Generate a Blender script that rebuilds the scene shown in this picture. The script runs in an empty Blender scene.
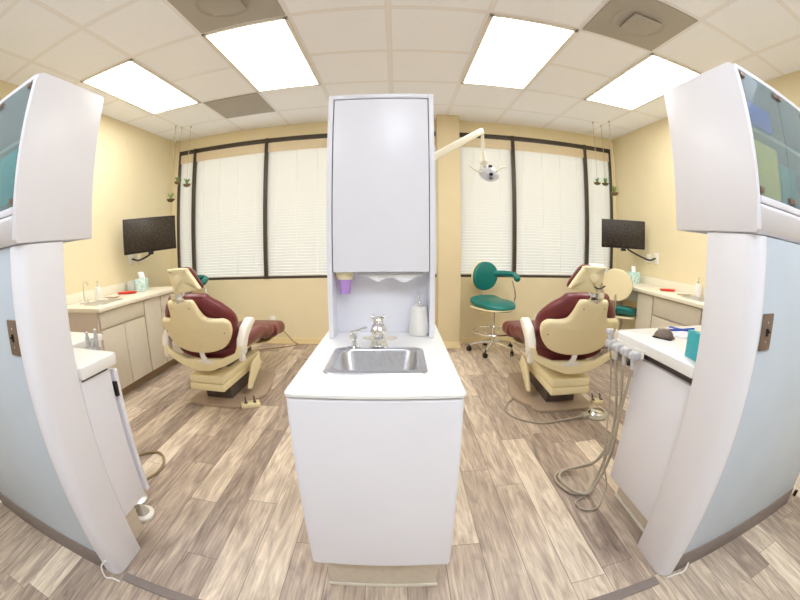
import bpy, bmesh, math, random
from mathutils import Vector, Matrix
random.seed(7)
C = bpy.context.scene.collection
PI = math.pi
HC = 1.20                    # lens height
CEIL = HC + 1.438
XL, XR, YB, YF = -2.905, 2.83, 4.37, -2.6

# ------------------------------------------------------------------ materials
def nt(name):
    m = bpy.data.materials.new(name); m.use_nodes = True
    t = m.node_tree; t.nodes.clear()
    return m, t
def N(t, kind, **kw):
    n = t.nodes.new(kind)
    for k, v in kw.items():
        if k in n.inputs: n.inputs[k].default_value = v
        else: setattr(n, k, v)
    return n
def L(t, a, ao, b, bi): t.links.new(a.outputs[ao], b.inputs[bi])
def srgb(r, g, b):
    f = lambda c: (c/255/12.92) if c/255 <= .04045 else ((c/255+.055)/1.055)**2.4
    return (f(r), f(g), f(b), 1)
def mat(name, col, rough=.5, metal=0, var=.03, scale=40, bump=0, coat=0, trans=0, spec=.5, emis=None, estr=0):
    m, t = nt(name)
    o = N(t, 'ShaderNodeOutputMaterial'); p = N(t, 'ShaderNodeBsdfPrincipled')
    L(t, p, 0, o, 0)
    tc = N(t, 'ShaderNodeTexCoord'); nz = N(t, 'ShaderNodeTexNoise'); nz.inputs['Scale'].default_value = scale
    nz.inputs['Detail'].default_value = 4
    L(t, tc, 'Object', nz, 'Vector')
    r = N(t, 'ShaderNodeValToRGB')
    a = [max(0, c*(1-var)) for c in col[:3]]; b = [min(1, c*(1+var)) for c in col[:3]]
    r.color_ramp.elements[0].position = .3; r.color_ramp.elements[1].position = .7
    r.color_ramp.elements[0].color = (*a, 1); r.color_ramp.elements[1].color = (*b, 1)
    L(t, nz, 'Fac', r, 'Fac'); L(t, r, 'Color', p, 'Base Color')
    p.inputs['Roughness'].default_value = rough; p.inputs['Metallic'].default_value = metal
    p.inputs['Specular IOR Level'].default_value = spec
    p.inputs['Coat Weight'].default_value = coat
    p.inputs['Transmission Weight'].default_value = trans
    if emis: p.inputs['Emission Color'].default_value = emis; p.inputs['Emission Strength'].default_value = estr
    if bump:
        bp = N(t, 'ShaderNodeBump'); bp.inputs['Strength'].default_value = bump; bp.inputs['Distance'].default_value = .002
        L(t, nz, 'Fac', bp, 'Height'); L(t, bp, 'Normal', p, 'Normal')
    return m
M = {}
M['white'] = mat('white_laminate', srgb(237, 236, 242), .32, var=.012, scale=6)
M['white_top'] = mat('white_worktop', srgb(246, 245, 243), .25, var=.012, scale=30)
M['counter'] = mat('cream_worktop', srgb(240, 233, 214), .3, var=.03, scale=200)
M['greige'] = mat('greige_laminate', srgb(222, 214, 196), .4, var=.02, scale=20)
M['greige_shade'] = mat('shaded_greige_laminate', srgb(216, 202, 190), .5, var=.03)  # greige laminate with the shade of the cabinet sides in its colour
M['kick'] = mat('taupe_kick', srgb(134, 122, 116), .5, var=.05)
M['kick_cream'] = mat('cream_kick', srgb(220, 208, 190), .5, var=.05)
M['kick_brown'] = mat('brown_kick', srgb(160, 136, 106), .6, var=.05)
M['blue'] = mat('pale_blue_panel', srgb(200, 210, 220), .45, var=.03, scale=4)
M['wall'] = mat('cream_wall_paint', srgb(233, 220, 183), .75, var=.015, scale=5, bump=.1)
M['hall_wall'] = mat('pale_grey_wall_paint', srgb(214, 216, 222), .75, var=.015, scale=5)
M['lamp_cream'] = mat('pale_cream_metal', srgb(240, 233, 212), .35, var=.01)
M['column'] = mat('tan_column_paint', srgb(224, 208, 170), .75, var=.015, scale=5)
M['base'] = mat('cream_baseboard', srgb(238, 220, 172), .5, var=.02)
M['bronze'] = mat('dark_bronze_frame', srgb(70, 60, 48), .45, var=.08)
M['black'] = mat('black_plastic', srgb(22, 20, 20), .35, var=.1)
M['darkline'] = mat('gap_shade_and_dark_parts', srgb(90, 80, 76), .7, var=.05)  # paints the shade in cabinet gaps; plain colour on small dark parts
M['cream_plastic'] = mat('cream_chair_plastic', srgb(244, 231, 188), .35, var=.015, scale=8, coat=.2)
M['white_plastic'] = mat('white_chair_plastic', srgb(240, 236, 228), .35, var=.015)
M['maroon'] = mat('maroon_vinyl', srgb(112, 38, 44), .38, var=.06, scale=90, bump=.15, coat=.1)
M['teal'] = mat('teal_vinyl', srgb(0, 118, 112), .35, var=.06, scale=90, bump=.1, coat=.15)
M['plate'] = mat('taupe_steel_plate', srgb(176, 156, 136), .45, var=.04)
M['chrome'] = mat('chrome', (.82, .82, .8, 1), .12, metal=1, var=.02)
M['steel'] = mat('brushed_steel', (.62, .62, .64, 1), .32, metal=1, var=.08, scale=120)
M['silver'] = mat('silver_plastic', srgb(205, 205, 208), .35, var=.03)
M['taupe_plate'] = mat('brown_switch_plate', srgb(132, 112, 100), .4, metal=.4, var=.04)
M['hose'] = mat('warm_grey_hose', srgb(176, 166, 148), .55, var=.04)
M['cord'] = mat('beige_cord', srgb(150, 130, 95), .55, var=.04)
M['red'] = mat('red_plastic', srgb(222, 58, 44), .4, var=.05)
M['tealbox'] = mat('teal_card', srgb(64, 184, 196), .5, var=.08, scale=60)
M['lavender'] = mat('lavender_paper_cup', srgb(190, 148, 214), .6, var=.03)
M['tissue'] = mat('white_tissue', srgb(248, 248, 248), .9, var=.02)
M['paper'] = mat('white_paper', srgb(236, 238, 248), .8, var=.02)
M['blueplastic'] = mat('blue_plastic', srgb(50, 92, 200), .4, var=.04)
M['mouse'] = mat('taupe_mouse_shell', srgb(120, 105, 92), .35, var=.05)
M['leaf'] = mat('air_plant_green', srgb(112, 136, 70), .6, var=.25, scale=40)
M['moss'] = mat('brown_moss', srgb(120, 96, 62), .9, var=.3, scale=80)
M['cordwhite'] = mat('pale_string', srgb(190, 178, 150), .8, var=.05)
M['grey_vent'] = mat('grey_vent_metal', srgb(172, 166, 156), .6, var=.1, scale=300)
M['tbar'] = mat('white_grid_metal', srgb(232, 226, 214), .5, var=.02)
M['valance'] = mat('beige_valance', srgb(232, 216, 184), .6, var=.03)
M['pedal'] = mat('pedal_grey', srgb(188, 184, 170), .35, metal=.3, var=.04)
M['colA'] = mat('supply_blue', srgb(50, 100, 235), .5, var=.1)
M['colB'] = mat('supply_yellow', srgb(250, 226, 120), .5, var=.1)
M['colC'] = mat('supply_teal', srgb(60, 165, 170), .5, var=.1)
M['inner'] = mat('cabinet_inside', srgb(205, 212, 210), .6, var=.02)

def tissue_box_mat():
    m, t = nt('aqua_print_card')
    o = N(t, 'ShaderNodeOutputMaterial'); p = N(t, 'ShaderNodeBsdfPrincipled'); L(t, p, 0, o, 0)
    tc = N(t, 'ShaderNodeTexCoord'); v = N(t, 'ShaderNodeTexVoronoi'); v.inputs['Scale'].default_value = 28
    L(t, tc, 'Object', v, 'Vector'); r = N(t, 'ShaderNodeValToRGB')
    r.color_ramp.elements[0].color = srgb(120, 200, 205); r.color_ramp.elements[1].color = srgb(214, 232, 226)
    r.color_ramp.elements[1].position = .6
    L(t, v, 'Distance', r, 'Fac'); L(t, r, 'Color', p, 'Base Color'); p.inputs['Roughness'].default_value = .55
    return m
M['tissue_box'] = tissue_box_mat()

def screen_mat():
    m, t = nt('speckled_black_screen')
    o = N(t, 'ShaderNodeOutputMaterial'); p = N(t, 'ShaderNodeBsdfPrincipled'); L(t, p, 0, o, 0)
    tc = N(t, 'ShaderNodeTexCoord'); v = N(t, 'ShaderNodeTexNoise'); v.inputs['Scale'].default_value = 70; v.inputs['Detail'].default_value = 8
    L(t, tc, 'Object', v, 'Vector'); r = N(t, 'ShaderNodeValToRGB')
    r.color_ramp.elements[0].color = srgb(34, 26, 20); r.color_ramp.elements[1].color = srgb(74, 66, 50)
    r.color_ramp.elements[0].position = .45; r.color_ramp.elements[1].position = .65
    L(t, v, 'Fac', r, 'Fac'); L(t, r, 'Color', p, 'Base Color'); p.inputs['Roughness'].default_value = .35
    return m
M['screen'] = screen_mat()

def math_(t, op, a, b=None):
    n = N(t, 'ShaderNodeMath'); n.operation = op
    for i, v in enumerate((a, b)):
        if v is None: continue
        if isinstance(v, (int, float)): n.inputs[i].default_value = v
        else: t.links.new(v, n.inputs[i])
    return n.outputs[0]
def glass_mat(name, col, rough=.0, alpha=.25):
    m, t = nt(name)
    o = N(t, 'ShaderNodeOutputMaterial'); g = N(t, 'ShaderNodeBsdfGlossy'); g.inputs['Roughness'].default_value = .05
    tr = N(t, 'ShaderNodeBsdfTransparent'); tr.inputs['Color'].default_value = col
    fr = N(t, 'ShaderNodeLayerWeight'); fr.inputs['Blend'].default_value = .3
    mx = N(t, 'ShaderNodeMixShader'); t.links.new(math_(t, 'MULTIPLY', math_(t, 'POWER', fr.outputs['Facing'], 3.0), .5), mx.inputs[0]); L(t, tr, 0, mx, 1); L(t, g, 0, mx, 2)
    if rough:
        rf = N(t, 'ShaderNodeBsdfRefraction'); rf.inputs['Roughness'].default_value = rough; rf.inputs['IOR'].default_value = 1.02; rf.inputs['Color'].default_value = col
        df = N(t, 'ShaderNodeBsdfDiffuse'); df.inputs['Color'].default_value = (col[0]*.8, col[1]*.82, col[2]*.82, 1)
        m2 = N(t, 'ShaderNodeMixShader'); m2.inputs[0].default_value = alpha
        L(t, rf, 0, m2, 1); L(t, df, 0, m2, 2)
        m3 = N(t, 'ShaderNodeMixShader'); m3.inputs[0].default_value = .7
        t.links.new(m2.outputs[0], m3.inputs[1]); L(t, tr, 0, m3, 2); t.links.new(m3.outputs[0], mx.inputs[1])
    L(t, mx, 0, o, 0)
    return m
M['pane'] = glass_mat('clear_window_glass', (.96, .98, .97, 1))
M['globe'] = glass_mat('clear_globe_glass', (.95, .98, .96, 1))
M['frost'] = glass_mat('frosted_cabinet_glass', srgb(230, 238, 238), .22, .75)

def blind_mat():
    m, t = nt('cream_blind_slats')
    o = N(t, 'ShaderNodeOutputMaterial')
    d = N(t, 'ShaderNodeBsdfDiffuse'); d.inputs['Color'].default_value = srgb(240, 236, 224)
    tr = N(t, 'ShaderNodeBsdfTranslucent'); tr.inputs['Color'].default_value = srgb(240, 240, 240)
    mx = N(t, 'ShaderNodeMixShader'); mx.inputs[0].default_value = .45
    nz = N(t, 'ShaderNodeTexNoise'); nz.inputs['Scale'].default_value = 6
    L(t, d, 0, mx, 1); L(t, tr, 0, mx, 2); L(t, mx, 0, o, 0)
    return m
M['blind'] = blind_mat()

def light_mat(name, col, s):
    m, t = nt(name)
    o = N(t, 'ShaderNodeOutputMaterial'); e = N(t, 'ShaderNodeEmission')
    e.inputs['Color'].default_value = col; e.inputs['Strength'].default_value = s
    L(t, e, 0, o, 0); return m
M['lit'] = light_mat('lit_room_diffuser', (1, .975, .93, 1), 9.0)
M['hall_fill'] = light_mat('added_hall_fill', (.80, .885, 1.0, 1), 12.0)  # glow of the added lights behind the camera

def floor_mat():
    m, t = nt('oak_plank_floor')
    o = N(t, 'ShaderNodeOutputMaterial'); p = N(t, 'ShaderNodeBsdfPrincipled'); L(t, p, 0, o, 0)
    tc = N(t, 'ShaderNodeTexCoord'); s = N(t, 'ShaderNodeSeparateXYZ'); L(t, tc, 'Object', s, 0)
    X, Y = s.outputs[0], s.outputs[1]
    u = math_(t, 'DIVIDE', math_(t, 'ADD', X, 9.13-.01), .1525)
    col = math_(t, 'FLOOR', u)
    w1 = N(t, 'ShaderNodeTexWhiteNoise'); w1.noise_dimensions = '1D'; t.links.new(col, w1.inputs['W'])
    v = math_(t, 'ADD', math_(t, 'DIVIDE', Y, 1.22), math_(t, 'MULTIPLY', w1.outputs['Value'], 7.0))
    row = math_(t, 'FLOOR', v)
    cb = N(t, 'ShaderNodeCombineXYZ'); t.links.new(col, cb.inputs[0]); t.links.new(row, cb.inputs[1])
    w2 = N(t, 'ShaderNodeTexWhiteNoise'); w2.noise_dimensions = '3D'; L(t, cb, 0, w2, 'Vector')
    # grain
    sc = N(t, 'ShaderNodeVectorMath'); sc.operation = 'MULTIPLY'; L(t, tc, 'Object', sc, 0); sc.inputs[1].default_value = (11, 1.9, 1)
    off = N(t, 'ShaderNodeVectorMath'); off.operation = 'MULTIPLY_ADD'; L(t, w2, 'Color', off, 0); off.inputs[1].default_value = (40, 40, 40)
    L(t, sc, 0, off, 2)
    g = N(t, 'ShaderNodeTexNoise'); g.inputs['Scale'].default_value = 1.5; g.inputs['Detail'].default_value = 9; g.inputs['Roughness'].default_value = .58; g.inputs['Distortion'].default_value = 1.6
    L(t, off, 0, g, 'Vector')
    sc2 = N(t, 'ShaderNodeVectorMath'); sc2.operation = 'MULTIPLY'; L(t, off, 0, sc2, 0); sc2.inputs[1].default_value = (4.5, 1.2, 1)
    g2 = N(t, 'ShaderNodeTexNoise'); g2.inputs['Scale'].default_value = 2.2; g2.inputs['Detail'].default_value = 6; L(t, sc2, 0, g2, 'Vector')
    f = math_(t, 'ADD', math_(t, 'MULTIPLY', w2.outputs['Value'], .44), math_(t, 'MULTIPLY', g.outputs['Fac'], 1.0))
    f = math_(t, 'ADD', f, math_(t, 'MULTIPLY', math_(t, 'SUBTRACT', g2.outputs['Fac'], .5), .6))
    f = math_(t, 'ADD', f, -.15)
    r = N(t, 'ShaderNodeValToRGB'); t.links.new(f, r.inputs['Fac'])
    e = r.color_ramp.elements
    e[0].position = .12; e[0].color = srgb(118, 102, 92)
    e[1].position = .88; e[1].color = srgb(232, 217, 197)
    for pos, c in ((.34, (156, 138, 125)), (.55, (186, 168, 150)), (.72, (212, 195, 174))):
        k = e.new(pos); k.color = srgb(*c)
    # seams
    fu = math_(t, 'FRACT', u); fv = math_(t, 'FRACT', v)
    du = math_(t, 'MINIMUM', fu, math_(t, 'SUBTRACT', 1.0, fu)); dv = math_(t, 'MINIMUM', fv, math_(t, 'SUBTRACT', 1.0, fv))
    su = math_(t, 'LESS_THAN', du, .011); sv = math_(t, 'LESS_THAN', dv, .0014)
    sm = math_(t, 'MAXIMUM', su, sv)
    mx = N(t, 'ShaderNodeMix'); mx.data_type = 'RGBA'; t.links.new(math_(t, 'MULTIPLY', sm, .6), mx.inputs[0])
    t.links.new(r.outputs[0], mx.inputs[6]); mx.inputs[7].default_value = srgb(84, 68, 56)
    t.links.new(mx.outputs[2], p.inputs['Base Color']); p.inputs['Roughness'].default_value = .42
    b = N(t, 'ShaderNodeBump'); b.inputs['Strength'].default_value = .12; b.inputs['Distance'].default_value = .002; L(t, g, 'Fac', b, 'Height'); L(t, b, 0, p, 'Normal')
    return m
M['floor'] = floor_mat()
def ceil_mat():
    m, t = nt('ceiling_tiles')
    o = N(t, 'ShaderNodeOutputMaterial'); p = N(t, 'ShaderNodeBsdfPrincipled'); L(t, p, 0, o, 0)
    tc = N(t, 'ShaderNodeTexCoord'); s = N(t, 'ShaderNodeSeparateXYZ'); L(t, tc, 'Object', s, 0)
    def line(src, off):
        u = math_(t, 'DIVIDE', math_(t, 'ADD', src, 12.2-off), .61); f = math_(t, 'FRACT', u)
        d = math_(t, 'MINIMUM', f, math_(t, 'SUBTRACT', 1.0, f))
        return math_(t, 'LESS_THAN', d, .02), math_(t, 'LESS_THAN', math_(t, 'ABSOLUTE', math_(t, 'SUBTRACT', d, .026)), .007), math_(t, 'FLOOR', u)
    a, a2, ia = line(s.outputs[0], -.047); b, b2, ib = line(s.outputs[1], 2.001)
    bar = math_(t, 'MAXIMUM', a, b); edge = math_(t, 'MAXIMUM', a2, b2)
    nz = N(t, 'ShaderNodeTexNoise'); nz.inputs['Scale'].default_value = 90; nz.inputs['Detail'].default_value = 5; L(t, tc, 'Object', nz, 'Vector')
    r = N(t, 'ShaderNodeValToRGB'); r.color_ramp.elements[0].position = .32; r.color_ramp.elements[0].color = srgb(242, 244, 252)
    r.color_ramp.elements[1].position = .45; r.color_ramp.elements[1].color = srgb(248, 250, 255); L(t, nz, 'Fac', r, 'Fac')
    m1 = N(t, 'ShaderNodeMix'); m1.data_type = 'RGBA'; t.links.new(math_(t, 'MULTIPLY', edge, .22), m1.inputs[0]); t.links.new(r.outputs[0], m1.inputs[6]); m1.inputs[7].default_value = srgb(176, 170, 162)
    m2 = N(t, 'ShaderNodeMix'); m2.data_type = 'RGBA'; t.links.new(bar, m2.inputs[0]); t.links.new(m1.outputs[2], m2.inputs[6]); m2.inputs[7].default_value = srgb(240, 238, 238)
    t.links.new(m2.outputs[2], p.inputs['Base Color']); p.inputs['Roughness'].default_value = .85
    return m
M['ceiling'] = ceil_mat()

# ------------------------------------------------------------------ mesh helpers
class MB:
    def __init__(s): s.bm = bmesh.new()
    def _take(s, b, T=None):
        if T: bmesh.ops.transform(b, matrix=T, verts=b.verts)
        me = bpy.data.meshes.new('t'); b.to_mesh(me); b.free(); s.bm.from_mesh(me); bpy.data.meshes.remove(me)
        return s
    def box(s, x0, x1, y0, y1, z0, z1, bev=.003, seg=2, T=None):
        b = bmesh.new(); bmesh.ops.create_cube(b, size=1)
        bmesh.ops.scale(b, vec=(abs(x1-x0), abs(y1-y0), abs(z1-z0)), verts=b.verts)
        bmesh.ops.translate(b, vec=((x0+x1)/2, (y0+y1)/2, (z0+z1)/2), verts=b.verts)
        if bev: bmesh.ops.bevel(b, geom=b.edges[:], offset=min(bev, .49*min(abs(x1-x0), abs(y1-y0), abs(z1-z0))), segments=seg, affect='EDGES', profile=.5)
        return s._take(b, T)
    def prism(s, poly, axis, a, c, bev=.003, seg=2, T=None):
        """poly: 2d points in the plane across axis ('x': (y,z), 'y': (x,z), 'z': (x,y))"""
        b = bmesh.new()
        f = {'x': lambda p, h: (h, p[0], p[1]), 'y': lambda p, h: (p[0], h, p[1]), 'z': lambda p, h: (p[0], p[1], h)}[axis]
        v0 = [b.verts.new(f(p, a)) for p in poly]; v1 = [b.verts.new(f(p, c)) for p in poly]
        b.faces.new(v0[::-1]); b.faces.new(v1); n = len(poly)
        for i in range(n): b.faces.new((v0[i], v0[(i+1) % n], v1[(i+1) % n], v1[i]))
        bmesh.ops.recalc_face_normals(b, faces=b.faces[:])
        if bev:
            ed = [e for e in b.edges if len(e.link_faces) == 2 and e.calc_face_angle(0) > .5]
            bmesh.ops.bevel(b, geom=ed, offset=bev, segments=seg, affect='EDGES', profile=.5, clamp_overlap=True)
        return s._take(b, T)
    def tube(s, pts, r, n=10, smooth=True, cap=True, T=None):
        if smooth and len(pts) > 2: pts = spline(pts, 8)
        P = [Vector(p) for p in pts]; b = bmesh.new(); rings = []
        rr = r if isinstance(r, (list, tuple)) else [r, r]
        up = None
        for i, p in enumerate(P):
            d = (P[min(i+1, len(P)-1)] - P[max(i-1, 0)]).normalized()
            if up is None: up = Vector((0, 0, 1)) if abs(d.z) < .9 else Vector((1, 0, 0))
            sx = d.cross(up).normalized(); up = sx.cross(d).normalized()
            k = i/(len(P)-1)*(len(rr)-1); j = min(int(k), len(rr)-2); R = rr[j]*(1-(k-j))+rr[j+1]*(k-j)
            rings.append([b.verts.new(p + (sx*math.cos(a)+up*math.sin(a))*R) for a in [2*PI*q/n for q in range(n)]])
        for i in range(len(rings)-1):
            for q in range(n): b.faces.new((rings[i][q], rings[i][(q+1) % n], rings[i+1][(q+1) % n], rings[i+1][q]))
        if cap: b.faces.new(rings[0][::-1]); b.faces.new(rings[-1])
        bmesh.ops.recalc_face_normals(b, faces=b.faces[:])
        return s._take(b, T)
    def cyl(s, p0, p1, r0, r1=None, n=20, T=None):
        return s.tube([p0, p1], [r0, r0 if r1 is None else r1], n=n, smooth=False, T=T)
    def lathe(s, prof, c=(0, 0, 0), n=28, T=None, sx=1, sy=1):
        b = bmesh.new(); rings = []
        for (r, z) in prof:
            if r < 1e-5: rings.append([b.verts.new((c[0], c[1], c[2]+z))])
            else: rings.append([b.verts.new((c[0]+sx*r*math.cos(2*PI*q/n), c[1]+sy*r*math.sin(2*PI*q/n), c[2]+z)) for q in range(n)])
        for A, B in zip(rings, rings[1:]):
            for q in range(n):
                if len(A) == 1 and len(B) == 1: break
                if len(A) == 1: b.faces.new((A[0], B[(q+1) % n], B[q]))
                elif len(B) == 1: b.faces.new((A[q], A[(q+1) % n], B[0]))
                else: b.faces.new((A[q], A[(q+1) % n], B[(q+1) % n], B[q]))
        bmesh.ops.recalc_face_normals(b, faces=b.faces[:])
        return s._take(b, T)
    def ball(s, c, rx, ry=None, rz=None, n=20, T=None):
        b = bmesh.new(); bmesh.ops.create_uvsphere(b, u_segments=n, v_segments=n//2, radius=1)
        bmesh.ops.scale(b, vec=(rx, ry or rx, rz or rx), verts=b.verts); bmesh.ops.translate(b, vec=c, verts=b.verts)
        return s._take(b, T)
    def pad(s, outline, th, fn, rnd=.03, crown=0.0, back=True):
        """padded slab: outline in (a,b), thickness th in (t), fn maps (a,b,t) to xyz"""
        b = bmesh.new(); n = len(outline)
        ca = sum(p[0] for p in outline)/n; cb = sum(p[1] for p in outline)/n
        def off(d):
            out = []
            for i, p in enumerate(outline):
                q0 = outline[i-1]; q1 = outline[(i+1) % n]
                tx, ty = q1[0]-q0[0], q1[1]-q0[1]; l = math.hypot(tx, ty) or 1
                nx, ny = ty/l, -tx/l
                if nx*(p[0]-ca)+ny*(p[1]-cb) < 0 and n < 5: nx, ny = -nx, -ny
                out.append((p[0]-nx*d, p[1]-ny*d))
            return out
        area = sum(outline[i-1][0]*outline[i][1]-outline[i][0]*outline[i-1][1] for i in range(n))
        sg = 1 if area > 0 else -1
        rings = []
        K = 5
        for k in range(K+1):
            a = PI/2*k/K; rings.append((rnd*(1-math.sin(a)), rnd*(1-math.cos(a))))
        seq = [(rings[K-k][1], th - rings[K-k][0]*1) for k in range(K, -1, -1)]
        side = []
        for k in range(K+1):
            a = PI/2*k/K
            side.append((rnd*(1-math.cos(a)), th-rnd+rnd*math.sin(a)))
        bot = [(d, th-t) for d, t in side][::-1]
        allr = bot + side
        VR = []
        for d, t in allr:
            o = off(d*sg); VR.append([b.verts.new(fn(p[0], p[1], t)) for p in o])
        def cap(last, t, d):
            o = off(d*sg); prev = last
            for k in (.8, .6, .4, .2):
                h = crown*(1-k*k) if t > th/2 else -0.0
                ring = [b.verts.new(fn(ca+(p[0]-ca)*k, cb+(p[1]-cb)*k, t+h)) for p in o]
                for i in range(n): b.faces.new((prev[i], prev[(i+1) % n], ring[(i+1) % n], ring[i]))
                prev = ring
            c = b.verts.new(fn(ca, cb, t+(crown if t > th/2 else 0)))
            for i in range(n): b.faces.new((prev[i], prev[(i+1) % n], c))
        for A, B in zip(VR, VR[1:]):
            for i in range(n): b.faces.new((A[i], A[(i+1) % n], B[(i+1) % n], B[i]))
        cap(VR[-1], th, rnd); cap(VR[0], 0, rnd)
        bmesh.ops.recalc_face_normals(b, faces=b.faces[:])
        return s._take(b)
    def quad(s, pts):
        vs = [s.bm.verts.new(p) for p in pts]; s.bm.faces.new(vs); return s
    def build(s, name, m, parent=None, loc=None, ang=35):
        me = bpy.data.meshes.new(name); s.bm.to_mesh(me); s.bm.free()
        ms = m if isinstance(m, (list, tuple)) else [m]
        for x in ms: me.materials.append(M[x])
        for p in me.polygons: p.use_smooth = True
        try: me.set_sharp_from_angle(angle=math.radians(ang))
        except Exception: pass
        o = bpy.data.objects.new(name, me); C.objects.link(o)
        if parent: o.parent = parent
        if loc: o.location = loc
        return o
def spline(pts, k=8, closed=False):
    P = [Vector(p) for p in pts]; n = len(P); out = []
    rng = range(n) if closed else range(n-1)
    for i in rng:
        p1, p2 = P[i], P[(i+1) % n]
        p0 = P[i-1] if (closed or i > 0) else p1*2-p2
        p3 = P[(i+2) % n] if (closed or i < n-2) else p2*2-p1
        for j in range(k):
            t = j/k; out.append(.5*((2*p1)+(-p0+p2)*t+(2*p0-5*p1+4*p2-p3)*t*t+(-p0+3*p1-3*p2+p3)*t**3))
    if not closed: out.append(P[-1])
    return out
def smooth2(pts, k=4): return [(p.x, p.y) for p in spline([(a, b, 0) for a, b in pts], k, True)]
def tag(o, label, cat, group=None):
    o['label'] = label; o['category'] = cat
    if group: o['group'] = group
    return o
def thing(name, label, cat, loc=(0, 0, 0), rz=0, group=None):
    o = bpy.data.objects.new(name, None); C.objects.link(o); o.empty_display_size = .05
    o.location = loc; o.rotation_euler = (0, 0, rz); return tag(o, label, cat, group)
def struct(mb, name, m): 
    o = mb.build(name, m); o['kind'] = 'structure'; return o
def copy_tree(o, parent=None):
    c = o.copy(); C.objects.link(c)
    if parent: c.parent = parent
    for ch in list(o.children): copy_tree(ch, c)
    return c
def dup(o, loc, rz=None, label=None, group=None):
    c = copy_tree(o); c.location = loc
    if rz is not None: c.rotation_euler = (0, 0, rz)
    if label: c['label'] = label
    if group: c['group'] = group
    return c
def rrect(x0, x1, y0, y1, r, k=5):
    out = []
    for cx, cy, a0 in ((x1-r, y1-r, 0), (x0+r, y1-r, 90), (x0+r, y0+r, 180), (x1-r, y0+r, 270)):
        for i in range(k+1):
            a = math.radians(a0+90*i/k); out.append((cx+r*math.cos(a), cy+r*math.sin(a)))
    return out

# ------------------------------------------------------------------ room shell
struct(MB().box(XL-.1, XR+.1, YF, YB+.1, -.08, 0, 0), 'floor', 'floor')
struct(MB().box(XL-.1, XR+.1, YF, YB+.1, CEIL, CEIL+.08, 0), 'ceiling', 'ceiling')
struct(MB().box(XL-.1, XL, YF, YB, 0, CEIL, 0), 'wall_left', 'wall')
struct(MB().box(XR, XR+.1, YF, YB, 0, CEIL, 0), 'wall_right', 'wall')
struct(MB().box(XL-.1, XR+.1, YF-.1, YF, 0, CEIL, 0), 'wall_front', 'hall_wall')
WX0, WX1, SILL, HEAD = -2.83, 2.775, .785, 2.49
struct(MB().box(XL-.1, XR+.1, YB, YB+.16, 0, SILL, 0).box(XL-.1, XR+.1, YB, YB+.16, HEAD, CEIL, 0)
       .box(XL-.1, WX0, YB, YB+.16, SILL, HEAD, 0).box(WX1, XR+.1, YB, YB+.16, SILL, HEAD, 0)
       .box(.50, .70, YB, YB+.16, SILL, HEAD, 0), 'wall_back', 'wall')
struct(MB().box(.452, .70, 4.175, YB, 0, CEIL, .004), 'trim_1', 'column')
def baseboard(name, mb): struct(mb, name, 'base')
baseboard('baseboard_back', MB().box(XL, XR, YB-.012, YB, 0, .075, .003).box(XL, XR, YB-.022, YB, 0, .022, .004))
baseboard('baseboard_column', MB().box(.44, .712, 4.163, YB, 0, .075, .003).box(.432, .72, 4.154, YB, 0, .018, .004))
baseboard('baseboard_left', MB().box(XL, XL+.012, YF, YB, 0, .09, .003))
baseboard('baseboard_right', MB().box(XR-.012, XR, YF, YB, 0, .09, .003))
struct(MB().box(-1.08, .985, .672, .722, 0, .008, .004), 'trim_2', 'kick')

def window(n, x0, x1, mull):
    f = MB(); y0, y1 = YB+.005, YB+.075; t = .03
    f.box(x0, x1, y0, y1, HEAD-.055, HEAD, .003).box(x0, x1, y0, y1, SILL, SILL+.028, .003)
    f.box(x0, x0+t, y0, y1, SILL, HEAD, .003).box(x1-t, x1, y0, y1, SILL, HEAD, .003)
    for m in mull: f.box(m-.02, m+.02, y0-.02, y1, SILL, HEAD, .003)
    w = struct(f, 'window_%d' % n, 'bronze')
    ed = [x0+t] + mull + [x1-t]
    for a, b in zip(ed, ed[1:]):
        MB().box(a+.01, b-.01, YB+.062, YB+.068, SILL+.02, HEAD-.04, 0).build('window_pane', 'pane', w)
    return list(zip(ed, ed[1:]))
w1 = window(1, WX0, .50, [-2.565, -1.55, -.53])
w2 = window(2, .70, WX1, [1.378, 2.366])
bl = ['narrow closed blind in the corner window beside the left wall monitor',
      'wide closed cream blind behind the left dental chair, next to the corner blind',
      'wide closed cream blind immediately left of the tall white centre cabinet',
      'cream blind almost hidden behind the tall centre cabinet, sliver visible left of column',
      'cream blind behind the hanging exam lamp, right of the tan column',
      'wide cream blind behind the right dental chair, between exam lamp and corner window',
      'narrow closed blind in the corner window behind the right hanging globes']
def blind(a, b, label):
    cx = (a+b)/2; w = (b-a)/2-.006
    t = thing('window_blind', label, 'blind', (cx, YB+.03, SILL+.03), 0, 'horizontal blinds in the back windows')
    top = HEAD-.06-(SILL+.03)
    MB().box(-w, w, -.03, -.018, top-.118, top, .004).build('valance', 'valance', t)
    s = MB(); n = int((top-.09)/.034)
    ang = math.radians(57); dy, dz = .0185*math.cos(ang), .0185*math.sin(ang)
    for i in range(n):
        z = .035+i*.034
        s.quad([(-w, -dy, z+dz), (w, -dy, z+dz), (w, dy, z-dz), (-w, dy, z-dz)])
    s.build('slats', 'blind', t)
    MB().box(-w, w, -.012, .012, .0, .018, .003).build('bottom_rail', 'white_plastic', t)
    k = MB(); m = max(2, int(w*2/.22))
    for i in range(m):
        x = -w+2*w*(i+.5)/m
        k.box(x-.006, x+.006, -.0165, -.0155, .01, top-.1, 0)
    k.build('ladder_tape', 'tissue', t)
for (a, b), l in zip(w1+w2, bl): blind(a, b, l)
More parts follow.
